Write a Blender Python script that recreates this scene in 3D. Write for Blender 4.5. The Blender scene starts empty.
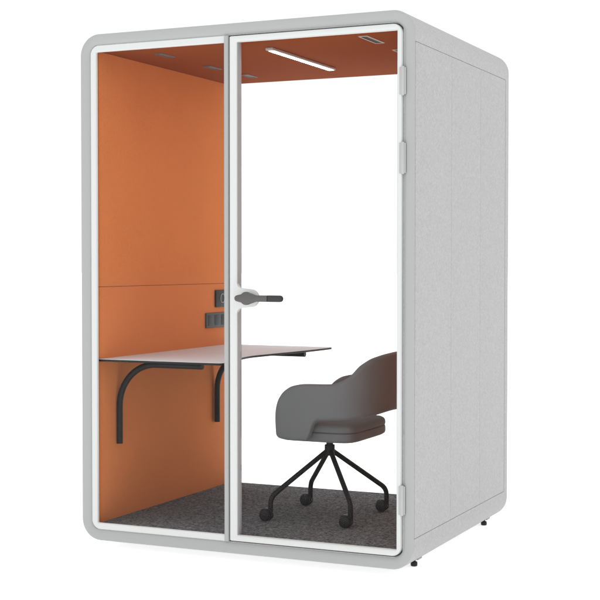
import bpy, bmesh, math
import numpy as np
from mathutils import Vector, Matrix

# ------------------------------------------------------------------ camera, world, lamps
S = bpy.context.scene
C = S.collection
W, H, D = 1.577, 2.25, 1.349            # outer size of the booth
GZ = -0.036                             # height of the ground (the booth stands on levelling feet)

cam_data = bpy.data.cameras.new('camera')
cam = bpy.data.objects.new('camera', cam_data)
C.objects.link(cam)
yaw, pitch, roll = 0.430959, 0.026802, 0.000226
cy, sy, cp, sp = math.cos(yaw), math.sin(yaw), math.cos(pitch), math.sin(pitch)
fw = Vector((-sy * cp, cy * cp, -sp)); rt = Vector((cy, sy, 0)); up = rt.cross(fw)
r2 = math.cos(roll) * rt + math.sin(roll) * up; u2 = -math.sin(roll) * rt + math.cos(roll) * up
m = Matrix((r2, u2, -fw)).transposed().to_4x4()
m.translation = Vector((3.44767, -5.15771, 1.23712))
cam.matrix_world = m
cam_data.sensor_width = 36.0
cam_data.lens = 1370.364 / 600 * 36
cam_data.clip_end = 500
S.camera = cam

world = bpy.data.worlds.new('World'); S.world = world; world.use_nodes = True
bg = world.node_tree.nodes['Background']
bg.inputs[0].default_value = (1, 1, 1, 1)
bg.inputs[1].default_value = 1.08       # white studio surround

def area_light(name, loc, target, sx, sy_, power, col=(1, 1, 1)):
    l = bpy.data.lights.new(name, 'AREA'); l.shape = 'RECTANGLE'
    l.size = sx; l.size_y = sy_; l.energy = power; l.color = col
    o = bpy.data.objects.new(name, l); C.objects.link(o)
    o.location = loc
    o.rotation_euler = (Vector(target) - Vector(loc)).to_track_quat('-Z', 'Y').to_euler()
    return o
area_light('overhead_softbox', (0.8, 0.7, 60.0), (0.8, 0.7, 0), 26, 26, 8000)

S.view_settings.view_transform = 'Standard'
S.view_settings.look = 'None'
S.view_settings.exposure = 0.0
S.view_settings.gamma = 1.0
S.cycles.max_bounces = 12
S.cycles.transparent_max_bounces = 16
S.cycles.use_denoising = True

# ------------------------------------------------------------------ materials
def mat(name, col, rough=0.6, metal=0.0, spec=0.4, noise=None, bump=None, sheen=0.0, emit=None):
    """noise = list of (scale, amount, detail); bump = (scale, strength, detail)"""
    M = bpy.data.materials.new(name); M.use_nodes = True
    nt = M.node_tree; b = nt.nodes['Principled BSDF']
    b.inputs['Base Color'].default_value = (*col, 1)
    b.inputs['Roughness'].default_value = rough
    b.inputs['Metallic'].default_value = metal
    b.inputs['Specular IOR Level'].default_value = spec
    if sheen:
        b.inputs['Sheen Weight'].default_value = sheen
        b.inputs['Sheen Roughness'].default_value = 0.5
    tc = nt.nodes.new('ShaderNodeTexCoord')
    if noise:
        last = None
        for (sc, am, det) in noise:
            n = nt.nodes.new('ShaderNodeTexNoise'); n.inputs['Scale'].default_value = sc
            n.inputs['Detail'].default_value = det
            nt.links.new(tc.outputs['Object'], n.inputs['Vector'])
            mr = nt.nodes.new('ShaderNodeMapRange')
            mr.inputs[1].default_value = 0.3; mr.inputs[2].default_value = 0.7
            mr.inputs[3].default_value = 1 - am; mr.inputs[4].default_value = 1 + am
            nt.links.new(n.outputs[0], mr.inputs[0])
            if last is None: last = mr.outputs[0]
            else:
                mm = nt.nodes.new('ShaderNodeMath'); mm.operation = 'MULTIPLY'
                nt.links.new(last, mm.inputs[0]); nt.links.new(mr.outputs[0], mm.inputs[1]); last = mm.outputs[0]
        vm = nt.nodes.new('ShaderNodeVectorMath'); vm.operation = 'SCALE'
        vm.inputs[0].default_value = col
        nt.links.new(last, vm.inputs['Scale'])
        nt.links.new(vm.outputs[0], b.inputs['Base Color'])
    if bump:
        n = nt.nodes.new('ShaderNodeTexNoise'); n.inputs['Scale'].default_value = bump[0]
        n.inputs['Detail'].default_value = bump[2]
        nt.links.new(tc.outputs['Object'], n.inputs['Vector'])
        bp = nt.nodes.new('ShaderNodeBump'); bp.inputs['Strength'].default_value = bump[1]
        bp.inputs['Distance'].default_value = bump[3] if len(bump) > 3 else 0.002
        nt.links.new(n.outputs[0], bp.inputs['Height'])
        nt.links.new(bp.outputs[0], b.inputs['Normal'])
    if emit:
        b.inputs['Emission Color'].default_value = (*emit[0], 1)
        b.inputs['Emission Strength'].default_value = emit[1]
    return M

def glass_mat(name, fac=0.12):
    M = bpy.data.materials.new(name); M.use_nodes = True
    nt = M.node_tree; nt.nodes.clear()
    out = nt.nodes.new('ShaderNodeOutputMaterial')
    tr = nt.nodes.new('ShaderNodeBsdfTransparent'); tr.inputs[0].default_value = (0.992, 0.995, 0.993, 1)
    gl = nt.nodes.new('ShaderNodeBsdfGlossy'); gl.inputs['Roughness'].default_value = 0.0
    fr = nt.nodes.new('ShaderNodeFresnel'); fr.inputs[0].default_value = 1.5
    mu = nt.nodes.new('ShaderNodeMath'); mu.operation = 'MULTIPLY'; mu.inputs[1].default_value = fac
    mx = nt.nodes.new('ShaderNodeMixShader')
    nt.links.new(fr.outputs[0], mu.inputs[0]); nt.links.new(mu.outputs[0], mx.inputs[0])
    nt.links.new(tr.outputs[0], mx.inputs[1]); nt.links.new(gl.outputs[0], mx.inputs[2])
    nt.links.new(mx.outputs[0], out.inputs[0])
    return M

M = {
    'ground': mat('white_ground_added_glow', (0.85, 0.85, 0.85), 0.95, spec=0.0, emit=((1, 1, 1), 0.6)),   # plain white ground; glow added to wash out the booth's shadow
    'ring': mat('grey_frame_paint', (0.365, 0.375, 0.372), 0.42, spec=0.35, bump=(900, 0.05, 2, 0.0005)),
    'felt': mat('grey_side_felt', (0.405, 0.401, 0.407), 0.95, spec=0.1, noise=[(130, 0.10, 4), (45, 0.02, 3)], bump=(170, 0.4, 5, 0.002)),
    'white': mat('white_frame_paint', (0.60, 0.622, 0.615), 0.35, spec=0.4),
    'mullion': mat('light_grey_aluminium', (0.36, 0.365, 0.365), 0.35, spec=0.5),
    'gasket': mat('grey_gasket', (0.36, 0.375, 0.385), 0.6),
    'seal': mat('dark_rubber_seal', (0.16, 0.17, 0.17), 0.8, spec=0.2),
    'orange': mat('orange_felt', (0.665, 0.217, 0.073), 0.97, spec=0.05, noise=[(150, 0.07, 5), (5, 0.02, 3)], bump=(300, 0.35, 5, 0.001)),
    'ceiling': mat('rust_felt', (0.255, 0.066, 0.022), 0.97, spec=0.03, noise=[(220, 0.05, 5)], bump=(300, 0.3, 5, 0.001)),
    'carpet': mat('dark_grey_carpet', (0.172, 0.180, 0.190), 1.0, spec=0.0, noise=[(110, 0.65, 3), (38, 0.25, 4), (6, 0.08, 3)], bump=(260, 1.0, 3, 0.006)),
    'desk': mat('pale_grey_laminate', (0.70, 0.74, 0.78), 0.5, spec=0.3, noise=[(60, 0.02, 3)]),
    'black': mat('black_powder_coat', (0.010, 0.010, 0.0105), 0.5, spec=0.22),
    'blackplastic': mat('black_plastic', (0.014, 0.014, 0.015), 0.45, spec=0.25),
    'greyplastic': mat('dark_grey_plastic', (0.05, 0.05, 0.055), 0.5),
    'lever': mat('graphite_metal', (0.10, 0.096, 0.093), 0.38, metal=0.3, noise=[(300, 0.08, 3)]),
    'levertip': mat('dark_grip', (0.028, 0.028, 0.028), 0.5),
    'lamp_housing': mat('lamp_housing', (0.45, 0.38, 0.36), 0.4),
    'diffuser': mat('lit_diffuser', (0.9, 0.9, 0.9), 0.5, emit=((1.0, 0.97, 0.94), 24.0)),
    'vent_frame': mat('vent_frame', (0.36, 0.30, 0.23), 0.5),
    'vent_dark': mat('vent_dark', (0.025, 0.02, 0.018), 0.8),
    'vent_grey': mat('vent_grey', (0.13, 0.10, 0.10), 0.6),
    'fabric': mat('charcoal_upholstery', (0.140, 0.144, 0.149), 0.85, spec=0.25, sheen=0.15, noise=[(500, 0.10, 3), (25, 0.03, 3)], bump=(700, 0.25, 3, 0.001)),
    'hinge': mat('hinge_paint', (0.42, 0.43, 0.427), 0.4),
    'bracket': mat('galvanised_bracket', (0.28, 0.28, 0.28), 0.5),
    'glass': glass_mat('clear_glass'),
}

# ------------------------------------------------------------------ helpers
ORG = Vector((0, 0, 0))                  # base of the thing being built; meshes are stored relative to it
def smooth_by_angle(me, ang=35):
    bm = bmesh.new(); bm.from_mesh(me)
    for f in bm.faces: f.smooth = True
    for e in bm.edges:
        e.smooth = len(e.link_faces) == 2 and e.calc_face_angle(0) < math.radians(ang)
    bm.to_mesh(me); bm.free()

def obj(name, bm, material, parent=None, ang=35):
    bmesh.ops.recalc_face_normals(bm, faces=bm.faces[:])
    bmesh.ops.translate(bm, verts=bm.verts[:], vec=-ORG)
    me = bpy.data.meshes.new(name); bm.to_mesh(me); bm.free()
    smooth_by_angle(me, ang)
    o = bpy.data.objects.new(name, me); C.objects.link(o)
    o.data.materials.append(M[material])
    if parent: o.parent = parent
    return o

def thing(name, label, cat, loc, group=None):
    global ORG
    o = bpy.data.objects.new(name, None); C.objects.link(o)
    o.location = loc; o['label'] = label; o['category'] = cat
    if group: o['group'] = group
    ORG = Vector(loc)
    return o

def box(bm, x0, x1, y0, y1, z0, z1, bev=0.0, seg=3):
    vs = [bm.verts.new((x, y, z)) for x in (x0, x1) for y in (y0, y1) for z in (z0, z1)]
    fs = [(0, 1, 3, 2), (4, 6, 7, 5), (0, 4, 5, 1), (2, 3, 7, 6), (0, 2, 6, 4), (1, 5, 7, 3)]
    faces = [bm.faces.new([vs[i] for i in f]) for f in fs]
    if bev:
        edges = list({e for f in faces for e in f.edges})
        bmesh.ops.bevel(bm, geom=edges, offset=bev, segments=seg, affect='EDGES', profile=0.5)

def bx(*a, **k):
    bm = bmesh.new(); box(bm, *a, **k); return bm

def outline(rect, radii, n=14):
    """rounded rectangle in x,z; radii order: left-bottom, right-bottom, right-top, left-top"""
    x0, z0, x1, z1 = rect; pts = []
    for (cx, cz, r, a0) in ((x0, z0, radii[0], 180), (x1, z0, radii[1], 270), (x1, z1, radii[2], 0), (x0, z1, radii[3], 90)):
        r = max(r, 0.0008)
        ox = cx + r if a0 in (180, 90) else cx - r
        oz = cz + r if a0 in (180, 270) else cz - r
        for i in range(n + 1):
            a = math.radians(a0 + 90 * i / n)
            pts.append((ox + r * math.cos(a), oz + r * math.sin(a)))
    return pts

def loft(bm, loops, closed_profile=False, caps=False):
    rows = [[bm.verts.new(p) for p in L] for L in loops]
    n = len(rows[0]); R_ = range(len(rows) if closed_profile else len(rows) - 1)
    for i in R_:
        a, b = rows[i], rows[(i + 1) % len(rows)]
        for j in range(n):
            k = (j + 1) % n
            bm.faces.new((a[j], a[k], b[k], b[j]))
    if caps:
        bm.faces.new(rows[0][::-1]); bm.faces.new(rows[-1])
    return rows

def frame(outer, ro, inner, ri, profile):
    """a frame lofted between an outer and an inner rounded rectangle; profile = [(t, y)] closed, t 0 outer .. 1 inner"""
    bm = bmesh.new(); loops = []
    for (t, y) in profile:
        rect = [o + (i - o) * t for o, i in zip(outer, inner)]
        rad = [o + (i - o) * t for o, i in zip(ro, ri)]
        loops.append([(x, y, z) for x, z in outline(rect, rad)])
    loft(bm, loops, closed_profile=True)
    return bm

def tube(bm, pts, r, n=12, caps=True):
    pts = [Vector(p) for p in pts]
    rr = r if isinstance(r, (list, tuple)) else [r] * len(pts)
    rows = []; prev = None
    for i, p_ in enumerate(pts):
        t = (pts[min(i + 1, len(pts) - 1)] - pts[max(i - 1, 0)]).normalized()
        if prev is None:
            a = Vector((0, 0, 1)) if abs(t.z) < 0.9 else Vector((1, 0, 0))
            u = t.cross(a).normalized()
        else:
            u = (prev - t * prev.dot(t)).normalized()
        v = t.cross(u); prev = u
        rows.append([tuple(p_ + rr[i] * (math.cos(2 * math.pi * k / n) * u + math.sin(2 * math.pi * k / n) * v)) for k in range(n)])
    loft(bm, rows, caps=caps)

def rounded_path(pts, rad, n=8):
    """polyline with its inner corners rounded"""
    P = [Vector(p) for p in pts]; out = [P[0]]
    for i in range(1, len(P) - 1):
        a = (P[i - 1] - P[i]); b = (P[i + 1] - P[i])
        r = min(rad, a.length * .49, b.length * .49)
        A = P[i] + a.normalized() * r; B = P[i] + b.normalized() * r
        for k in range(n + 1):
            t = k / n
            out.append((1 - t) ** 2 * A + 2 * t * (1 - t) * P[i] + t * t * B)
    out.append(P[-1]); return out

def cyl(bm, c, axis, r, h, n=32, bev=0.0):
    """cylinder starting at c, going h along axis, with softened rims"""
    c = Vector(c); a = Vector(axis).normalized(); b = min(bev, h * .45, r * .45)
    prof = [(0, r)] if not b else [(0, r - b), (b * .3, r - b * .3), (b, r)]
    prof += [(h, r)] if not b else [(h - b, r), (h - b * .3, r - b * .3), (h, r - b)]
    ref = Vector((0, 0, 1)) if abs(a.z) < 0.9 else Vector((1, 0, 0))
    u = a.cross(ref).normalized(); v = a.cross(u)
    loft(bm, [[tuple(c + a * s + q * (math.cos(2 * math.pi * k / n) * u + math.sin(2 * math.pi * k / n) * v)) for k in range(n)] for s, q in prof], caps=True)

def prism_xz(bm, pts, y0, y1, bev=0.0):
    """polygon in x,z extruded along y, front edge (y0) softened"""
    f = bm.faces.new([bm.verts.new((x, y0, z)) for x, z in pts])
    g = bmesh.ops.extrude_face_region(bm, geom=[f])
    vs = [e for e in g['geom'] if isinstance(e, bmesh.types.BMVert)]
    bmesh.ops.translate(bm, verts=vs, vec=(0, y1 - y0, 0))
    if bev:
        edges = [e for e in bm.edges if all(abs(v.co.y - y0) < 1e-6 for v in e.verts)]
        bmesh.ops.bevel(bm, geom=edges, offset=bev, segments=3, affect='EDGES', profile=0.5)

def catmull(pts, n=12):
    P = [np.array(p, float) for p in pts]; P = [2 * P[0] - P[1]] + P + [2 * P[-1] - P[-2]]; out = []
    for i in range(1, len(P) - 2):
        for k in range(n):
            t = k / n
            out.append(0.5 * ((2 * P[i]) + (-P[i - 1] + P[i + 1]) * t + (2 * P[i - 1] - 5 * P[i] + 4 * P[i + 1] - P[i + 2]) * t * t + (-P[i - 1] + 3 * P[i] - 3 * P[i + 1] + P[i + 2]) * t ** 3))
    out.append(P[-2]); return out

# ------------------------------------------------------------------ setting
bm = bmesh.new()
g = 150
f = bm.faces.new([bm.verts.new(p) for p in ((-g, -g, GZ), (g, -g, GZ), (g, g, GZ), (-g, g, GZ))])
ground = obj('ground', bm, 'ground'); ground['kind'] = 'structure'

# ------------------------------------------------------------------ the booth
booth = thing('office_phone_booth', 'light grey one-person office booth with rounded corners, glass front and orange felt inside', 'phone booth', (W / 2, D / 2, GZ))

RO = 0.094
FULL = (0, 0, W, H); IN50 = (0.05, 0.05, W - 0.048, H - 0.05)
R4 = [RO] * 4
# outer shell: recess for the side panels, then the plain rear section
def recessed(y, dx):
    pts = outline(FULL, R4); out = []
    z0, z1 = 0.128, 2.122
    # split flat sides so they can be pushed in
    n = 15
    lb, rb, rt_, lt = pts[0:n], pts[n:2 * n], pts[2 * n:3 * n], pts[3 * n:4 * n]
    out += lb + rb
    out += [(W, z0), (W - dx, z0 + .0005), (W - dx, z1 - .0005), (W, z1)]
    out += rt_ + lt
    out += [(0, z1), (dx, z1 - .0005), (dx, z0 + .0005), (0, z0)]
    return [(x, y, z) for x, z in out]
def inner_loop(y):
    pts = outline((0.05, 0.05, W - 0.05, H - 0.05), [0.02] * 4); n = 15
    lb, rb, rt_, lt = pts[0:n], pts[n:2 * n], pts[2 * n:3 * n], pts[3 * n:4 * n]
    x1 = W - 0.05; x0 = 0.05
    out = lb + rb + [(x1, .2), (x1, .6), (x1, 1.2), (x1, 1.8)] + rt_ + lt + [(x0, 1.8), (x0, 1.2), (x0, .6), (x0, .2)]
    return [(x, y, z) for x, z in out]
Y0, Y1 = 0.0088, 1.2865
bm = bmesh.new()
loft(bm, [recessed(Y0, .0042), recessed(Y1, .0042), recessed(Y1 + .0005, 0.0), recessed(D - .012, 0.0)], False)
def shrink(L, s):
    cx, cz = W / 2, H / 2
    return [(cx + (x - cx) * (1 - s / cx), y, cz + (z - cz) * (1 - s / cz)) for x, y, z in L]
loft(bm, [recessed(D - .012, 0), shrink(recessed(D - .0035, 0), .0035), shrink(recessed(D, 0), .012), inner_loop(D)], False)
loft(bm, [inner_loop(D), inner_loop(Y0), recessed(Y0, .0042)], False)
bmesh.ops.remove_doubles(bm, verts=bm.verts[:], dist=1e-5)
shell = obj('outer_shell', bm, 'felt', booth, 40)

# side panels (three on each side) set into the shell
seams = [0.0125, 0.466, 0.884, 1.2815]
for side in (1, 0):
    for a, b in zip(seams[:-1], seams[1:]):
        xa, xb = (W - .0075, W + .0005) if side else (-.0005, .0075)
        obj('side_panel', bx(xa, xb, a + .0007, b - .0007, .1295, 2.1205, bev=.0022), 'felt', booth)

# front frame
t5 = lambda d: d / 0.05
obj('front_frame', frame(FULL, R4, IN50, [.040, .044, .044, .040],
    [(0, .0075), (0, .0045), (t5(.0010), .0020), (t5(.003), .0006), (t5(.006), 0), (t5(.031), 0.0008), (t5(.044), .006), (t5(.0485), .011), (1, .018), (1, .036), (t5(.01), .036), (t5(.01), .0075)]),
    'ring', booth, 50)
obj('seal', frame((.04, .04, W - .04, H - .04), [.05] * 4, (.061, .061, W - .058, H - .059), [.006, .03, .03, .006],
    [(0, .0365), (1, .0365), (1, .046), (0, .046)]), 'seal', booth)

# interior lining: walls in an upper and a lower panel, ceiling, carpet
for xa, xb in ((.0505, .065), (W - .065, W - .0505)):
    obj('wall_panel', bx(xa, xb, .047, 1.315, 1.1318, 2.183, bev=.002), 'orange', booth)
    obj('wall_panel', bx(xa, xb, .047, 1.315, .06, 1.1304, bev=.002), 'orange', booth)
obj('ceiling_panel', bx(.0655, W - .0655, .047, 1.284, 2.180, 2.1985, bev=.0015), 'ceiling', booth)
obj('carpet', bx(.0655, W - .0655, .047, 1.320, .0515, .070, bev=.002), 'carpet', booth)

# left fixed window, mullion
WL = (.0505, .0505, .7225, H - .0505)
fw_ = obj('window', frame(WL, [.039, .001, .001, .039], (.0775, .0775, .7213, 2.1715), [.004, .001, .001, .004],
    [(0, .006), (.85, .006), (1, .009), (1, .020), (0, .020)]), 'white', booth)
obj('pane', bx(.070, .724, .0205, .0265, .070, 2.179), 'glass', fw_)
obj('mullion', bx(.7215, .7425, -.004, .052, .0505, H - .0505, bev=.006, seg=4), 'mullion', booth)
obj('seal', bx(.741, .7515, .0465, .052, .06, 2.19), 'seal', booth)

# door
door = obj('door', frame((.7475, .0545, 1.5255, 2.1955), [.006, .042, .042, .006], (.7835, .081, 1.505, 2.1690), [.004] * 4,
    [(0, .004), (.05, -.001), (.16, -.004), (.88, -.004), (1, -.001), (1, .017), (0, .017)]), 'white', booth, 50)
obj('pane', bx(.7855, 1.503, .028, .034, .0745, 2.1755), 'glass', door)
obj('gasket', bx(.7832, .7852, .003, .0385, .0748, 2.1752, bev=.0004), 'gasket', door)
obj('gasket', bx(1.5033, 1.5053, .003, .0385, .0748, 2.1752, bev=.0004), 'gasket', door)
# lock plate with its flared sides, lever
hx, hz = .848, 1.090
pl = [(.776, hz - .066), (.7845, hz - .066)] + [(.7845 + .022 * (1 - math.cos(math.radians(q))), hz - .066 + .024 * math.sin(math.radians(q))) for q in (15, 30, 45, 60, 75, 90)]
arc = [(hx - .002 + .038 * math.cos(math.radians(q)), hz + .038 * math.sin(math.radians(q))) for q in range(-84, 85, 12)]
pl = pl + arc + [(x, 2 * hz - z) for x, z in reversed(pl)]
bm = bmesh.new(); prism_xz(bm, pl, -.0046, .014, bev=.0015)
obj('lock_plate', bm, 'white', door, 50)
ly = -.052
sil = []
def arcpts(cx, cz, r, a0, a1, n):
    return [(cx + r * math.cos(math.radians(a0 + (a1 - a0) * i / n)), cz + r * math.sin(math.radians(a0 + (a1 - a0) * i / n))) for i in range(n + 1)]
top = arcpts(hx - .040, hz, .013, 180, 105, 6) + arcpts(hx, hz, .0275, 140, 55, 10) + [(hx + .030, hz + .0185), (hx + .045, hz + .0132), (hx + .10, hz + .0135)]
sil = top + [(x, 2 * hz - z) for x, z in reversed(top)][:-1]
bm = bmesh.new(); prism_xz(bm, sil, ly, ly + .018, bev=.005)
cyl(bm, (hx, ly + .015, hz), (0, 1, 0), .017, .03)
lev = obj('handle', bm, 'lever', door, 50)
bm = bmesh.new(); tip = [(hx + .1005, hz - .0138)] + arcpts(hx + .155, hz, .0138, -90, 90, 10) + [(hx + .1005, hz + .0138)]
prism_xz(bm, tip, ly + .001, ly + .017, bev=.005)
obj('grip', bm, 'levertip', lev, 50)
# hinges
for za, zb in ((1.907, 2.023), (1.593, 1.722), (.222, .345)):
    bm = bmesh.new()
    box(bm, 1.5145, 1.5245, -.0070, -.0035, za + .004, zb - .004, bev=.002)
    cyl(bm, (1.529, -.0045, za), (0, 0, 1), .0075, zb - za, 24, .003)
    box(bm, 1.534, 1.5415, -.004, .002, za + .004, zb - .004, bev=.002)
    obj('hinge', bm, 'hinge', door, 50)

# back glass wall
obj('back_pane', bx(.051, W - .051, 1.3235, 1.3315, .0515, H - .0515), 'glass', booth)

# ceiling lamp and vents
lamp = obj('ceiling_light', bx(.796, .832, .245, .945, 2.1670, 2.1795, bev=.003), 'lamp_housing', booth)
obj('diffuser', bx(.802, .826, .268, .930, 2.1655, 2.1668, bev=.0005), 'diffuser', lamp)
for x, y, l, fm in ((.285, .253, .125, 'vent_grey'), (.295, .69, .125, 'vent_grey'), (.325, 1.02, .125, 'vent_grey'), (1.30, .235, .20, 'vent_frame'), (1.30, .63, .20, 'vent_frame')):
    v = obj('vent', frame((x - .022, y - l / 2, x + .022, y + l / 2), [.004] * 4, (x - .014, y - l / 2 + .008, x + .014, y + l / 2 - .008), [.003] * 4,
        [(0, 0), (0, .002), (.3, .0035), (1, .0035), (1, 0)]), fm, booth)
    # frame() works in x,z: lay it flat under the ceiling
    for vv in v.data.vertices:
        X, Yv, Z = vv.co + ORG
        vv.co = Vector((X, Z, 2.1797 - Yv)) - ORG
    bm = bmesh.new()
    box(bm, x - .0145, x + .0145, y - l / 2 + .0075, y + l / 2 - .0075, 2.1783, 2.1797)
    obj('grille', bm, 'vent_dark' if fm == 'vent_frame' else 'vent_grey', v)

# power sockets on the left wall
s1 = obj('switch_plate', bx(.0652, .074, 1.135, 1.262, 1.008, 1.098, bev=.003), 'blackplastic', booth)
bm = bmesh.new()
loft(bm, [[(x, 1.206 + r * math.cos(2 * math.pi * k / 32), 1.054 + r * math.sin(2 * math.pi * k / 32)) for k in range(32)] for x, r in ((.0742, .025), (.0765, .0245), (.0765, .0205), (.0742, .020))], closed_profile=True)
obj('dial_ring', bm, 'bracket', s1)
s2 = obj('socket_plate', bx(.0652, .073, 1.032, 1.262, .903, .981, bev=.003), 'greyplastic', booth)
for yy in (1.075, 1.147, 1.219):
    obj('socket', bx(.0731, .0738, yy - .027, yy + .027, .915, .969, bev=.0003), 'blackplastic', s2)

# desk
ZT = .808
right = catmull([(.690, .070), (.668, .16), (.628, .28), (.600, .42), (.590, .53), (.607, .665), (.632, .83), (.655, 1.0), (.668, 1.16), (.672, 1.262)], 6)
edge = [(.0655, .037), (.60, .037), (.655, .038)] + arcpts(.667, .061, .023, -80, -5, 6) + [tuple(q) for q in right] + [(.668, 1.276), (.655, 1.282), (.0655, 1.282)]
def desk_slab(z0, z1, ins):
    bm = bmesh.new()
    f_ = bm.faces.new([bm.verts.new((x, y, z0)) for x, y in edge])
    g_ = bmesh.ops.extrude_face_region(bm, geom=[f_])
    bmesh.ops.translate(bm, verts=[e for e in g_['geom'] if isinstance(e, bmesh.types.BMVert)], vec=(0, 0, z1 - z0))
    if ins:
        es = [e for e in bm.edges if abs(e.verts[0].co.z - e.verts[1].co.z) < 1e-6]
        bmesh.ops.bevel(bm, geom=es, offset=ins, segments=2, affect='EDGES', profile=.5)
    return bm
desk = obj('desk', desk_slab(ZT - .0105, ZT - .0012, .001), 'black', booth)
obj('tabletop', desk_slab(ZT - .0011, ZT, .0003), 'desk', desk)
for yb, xe in ((.185, .515), (1.13, .585)):
    bm = bmesh.new()
    path = [(.083, yb, .412), (.083, yb, .585)] + [(.083 + .19 * (1 - math.cos(a)), yb, .585 + .194 * math.sin(a)) for a in np.linspace(0.12, math.pi / 2, 16)] + [(xe, yb, .779)]
    tube(bm, path, .0145, 16)
    bracket = obj('bracket', bm, 'black', desk)
    obj('mounting_plate', bx(.20, xe + .005, yb - .017, yb + .017, .7915, .7953, bev=.001), 'black', bracket)

# levelling feet
for fx in (1.489, .088):
    s = 1 if fx > .7 else -1
    for fy in (.251, 1.243):
        bm = bmesh.new()
        cyl(bm, (fx, fy, GZ), (0, 0, 1), .0145, .020, 32, .005)
        cyl(bm, (fx, fy, GZ + .012), (0, 0, 1), .007, .045, 16)
        ft = obj('levelling_foot', bm, 'blackplastic', booth)
        obj('foot_bracket', bx(min(fx - s * .05, fx + s * .006), max(fx - s * .05, fx + s * .006), fy + .035, fy + .085, GZ + .018, .02, bev=.003), 'bracket', ft)

# ------------------------------------------------------------------ the chair
CX, CY = .940, .625
FZ = .0702
chair = thing('swivel_chair', 'charcoal upholstered tub chair with four black legs on castors, standing on the booth carpet', 'chair', (CX, CY, FZ))

# wrap-around back and arms
half = catmull([(.788, .350), (.86, .344), (.96, .340), (1.06, .343), (1.13, .362), (1.185, .405), (1.222, .475), (1.240, .555), (1.245, CY)], 14)
path = half + [np.array((q[0], 2 * CY - q[1])) for q in half[-2::-1]]
path = np.array(path)
hl = len(half)
seglen = np.r_[0, np.cumsum(np.linalg.norm(np.diff(path, axis=0), axis=1))]
Ltot = seglen[-1]
# even resampling, denser at the arm fronts
N = 150
ss = np.r_[np.linspace(0, 1, 16) ** 2 * .03, np.linspace(.035, Ltot - .035, N), Ltot - np.linspace(1, 0, 16) ** 2 * .03]
px = np.interp(ss, seglen, path[:, 0]); py = np.interp(ss, seglen, path[:, 1])
tx, ty = np.gradient(px, ss), np.gradient(py, ss)
tl = np.hypot(tx, ty); nx, ny = ty / tl, -tx / tl         # outward normal
sd = np.minimum(ss, Ltot - ss)                          # distance from the nearer arm front
def smooth_interp(x, xs, ys):
    xs = np.array(xs); ys = np.array(ys)
    # monotone cubic
    h = np.diff(xs); dl = np.diff(ys) / h; mth = np.zeros_like(ys)
    for i in range(1, len(xs) - 1):
        mth[i] = 0 if dl[i - 1] * dl[i] <= 0 else 2 * dl[i - 1] * dl[i] / (dl[i - 1] + dl[i])
    mth[0], mth[-1] = dl[0], dl[-1] if False else 0
    i = np.clip(np.searchsorted(xs, x) - 1, 0, len(h) - 1)
    t = (x - xs[i]) / h[i]
    return (2*t**3-3*t**2+1)*ys[i] + (t**3-2*t**2+t)*h[i]*mth[i] + (-2*t**3+3*t**2)*ys[i+1] + (t**3-t**2)*h[i]*mth[i+1]
Lh = Ltot / 2
zt = smooth_interp(sd, [0, .003, .012, .03, .06, .10, .16, .29, .355, .41, .47, .56, Lh], [.50, .545, .595, .638, .672, .694, .705, .709, .738, .793, .822, .836, .840])
zb = smooth_interp(sd, [0, .006, .02, .05, .155, .175, .195, .225, .33, .42, Lh], [.478, .462, .453, .449, .447, .470, .522, .545, .548, .556, .572])
th = smooth_interp(sd, [0, .004, .015, .04, .3, Lh], [.004, .014, .026, .036, .038, .040])
loops = []
K = 14
for i in range(len(ss)):
    zc, hh = (zt[i] + zb[i]) / 2, (zt[i] - zb[i]) / 2
    r = min(th[i] / 2, hh * .95)
    lean = .022                                         # sides lean outward towards the top
    L = []
    prof = []
    for k in range(K + 1):
        a = math.pi * k / K; prof.append((r * math.cos(a), hh - r + r * math.sin(a)))
    for k in range(K + 1):
        a = math.pi + math.pi * k / K; prof.append((r * math.cos(a), -hh + r + r * math.sin(a)))
    # add points along the flats so the lean curves
    full = []
    q0 = prof[K]; q1 = prof[K + 1]
    full += prof[:K + 1] + [(q0[0], q0[1] + (q1[1] - q0[1]) * j / 6) for j in range(1, 6)] + prof[K + 1:]
    q0 = prof[-1]; q1 = prof[0]
    full += [(q0[0], q0[1] + (q1[1] - q0[1]) * j / 6) for j in range(1, 6)]
    for o_, z_ in full:
        z = zc + z_; off = o_ + lean * ((z - .60) / .2) - .004
        L.append((px[i] + nx[i] * off, py[i] + ny[i] * off, z))
    loops.append(L)
bm = bmesh.new(); loft(bm, loops, caps=True)
obj('backrest', bm, 'fabric', chair, 60)

# seat: lower pan and upper cushion with a seam between them
def superloop(cx, cy_, a, b, e, z, n=72, dome=0):
    pts = []
    for k in range(n):
        t = 2 * math.pi * k / n; c, s = math.cos(t), math.sin(t)
        pts.append((cx + a * math.copysign(abs(c) ** (2 / e), c), cy_ + b * math.copysign(abs(s) ** (2 / e), s), z))
    return pts
scx, sa, sb = .962, .188, .234
bm = bmesh.new()
loft(bm, [superloop(scx, CY, sa - i, sb - i, 6.5, z) for i, z in ((.10, .4385), (.030, .4390), (.012, .441), (.003, .447), (0, .455), (0, .470), (.0006, .479), (.0025, .4825), (.012, .4838))], caps=True)
obj('seat_pan', bm, 'fabric', chair, 60)
bm = bmesh.new()
loft(bm, [superloop(scx, CY, sa - i, sb - i, 6.5, z) for i, z in ((.012, .4840), (.0028, .4852), (.0008, .4885), (0, .497), (.001, .507), (.006, .516), (.016, .5225), (.04, .527), (.09, .531), (.15, .533))], caps=True)
seat = obj('seat', bm, 'fabric', chair, 60)

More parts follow.
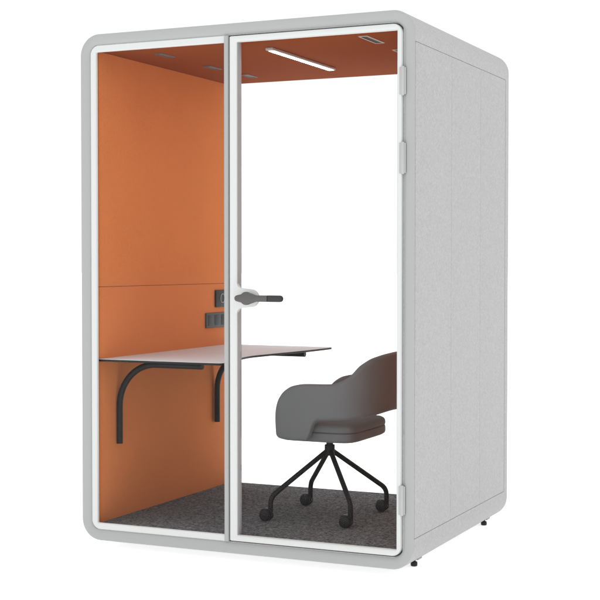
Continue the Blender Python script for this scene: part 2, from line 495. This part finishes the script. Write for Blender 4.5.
# column and legs
bm = bmesh.new()
cyl(bm, (CX, CY, .352), (0, 0, 1), .0235, .05, 32, .003)
cyl(bm, (CX, CY, .398), (0, 0, 1), .016, .034, 24)
cyl(bm, (CX, CY, .428), (0, 0, 1), .085, .0105, 32, .002)
obj('column', bm, 'black', chair)
for lx, ly_ in ((.744, .405), (1.136, .405), (.744, .845), (1.136, .845)):
    d = Vector((lx - CX, ly_ - CY, 0)); u = d.normalized()
    P = [Vector((CX, CY, .374)) + u * .012, Vector((lx, ly_, .178)), Vector((lx, ly_, .112))]
    bm = bmesh.new(); tube(bm, rounded_path(P, .035), .0115, 14)
    leg = obj('leg', bm, 'black', chair)
    # castor: hood and two wheels, trailing towards the desk
    wx = lx - .021
    bm = bmesh.new()
    cyl(bm, (wx, ly_ - .007, FZ + .0258), (0, 1, 0), .0235, .014, 32, .003)
    cyl(bm, (lx, ly_, FZ + .030), (0, 0, 1), .0105, .018, 16, .002)
    # curved hood over the wheels
    arcs = [[(wx + r_ * math.cos(a), ly_ + y_, FZ + .027 + r_ * math.sin(a)) for a in np.linspace(math.radians(-10), math.radians(200), 18)] for (r_, y_) in ((.0295, -.012), (.0295, .012), (.0265, .012), (.0265, -.012))]
    rws = [[bm.verts.new(q) for q in A] for A in arcs]
    for i in range(4):
        a_, b_ = rws[i], rws[(i + 1) % 4]
        for j in range(17): bm.faces.new((a_[j], a_[j + 1], b_[j + 1], b_[j]))
    bm.faces.new([r_[0] for r_ in rws]); bm.faces.new([r_[-1] for r_ in rws][::-1])
    castor = obj('castor', bm, 'blackplastic', leg, 50)
    # thing > part > sub-part: the wheels are part of the castor mesh
    me = castor.data; b2 = bmesh.new(); b2.from_mesh(me)
    o0 = Vector((wx, ly_, FZ)) - ORG
    for s_ in (-1, 1):
        cyl(b2, o0 + Vector((0, s_ * .0085 if s_ > 0 else -.0265, .0258)), (0, 1, 0), .0256, .018, 36, .004)
        cyl(b2, o0 + Vector((0, s_ * .0085 + (.0175 if s_ > 0 else -.0195), .0258)), (0, 1, 0), .011, .002, 24, .0008)
    bmesh.ops.recalc_face_normals(b2, faces=b2.faces[:]); b2.to_mesh(me); b2.free(); smooth_by_angle(me, 50)
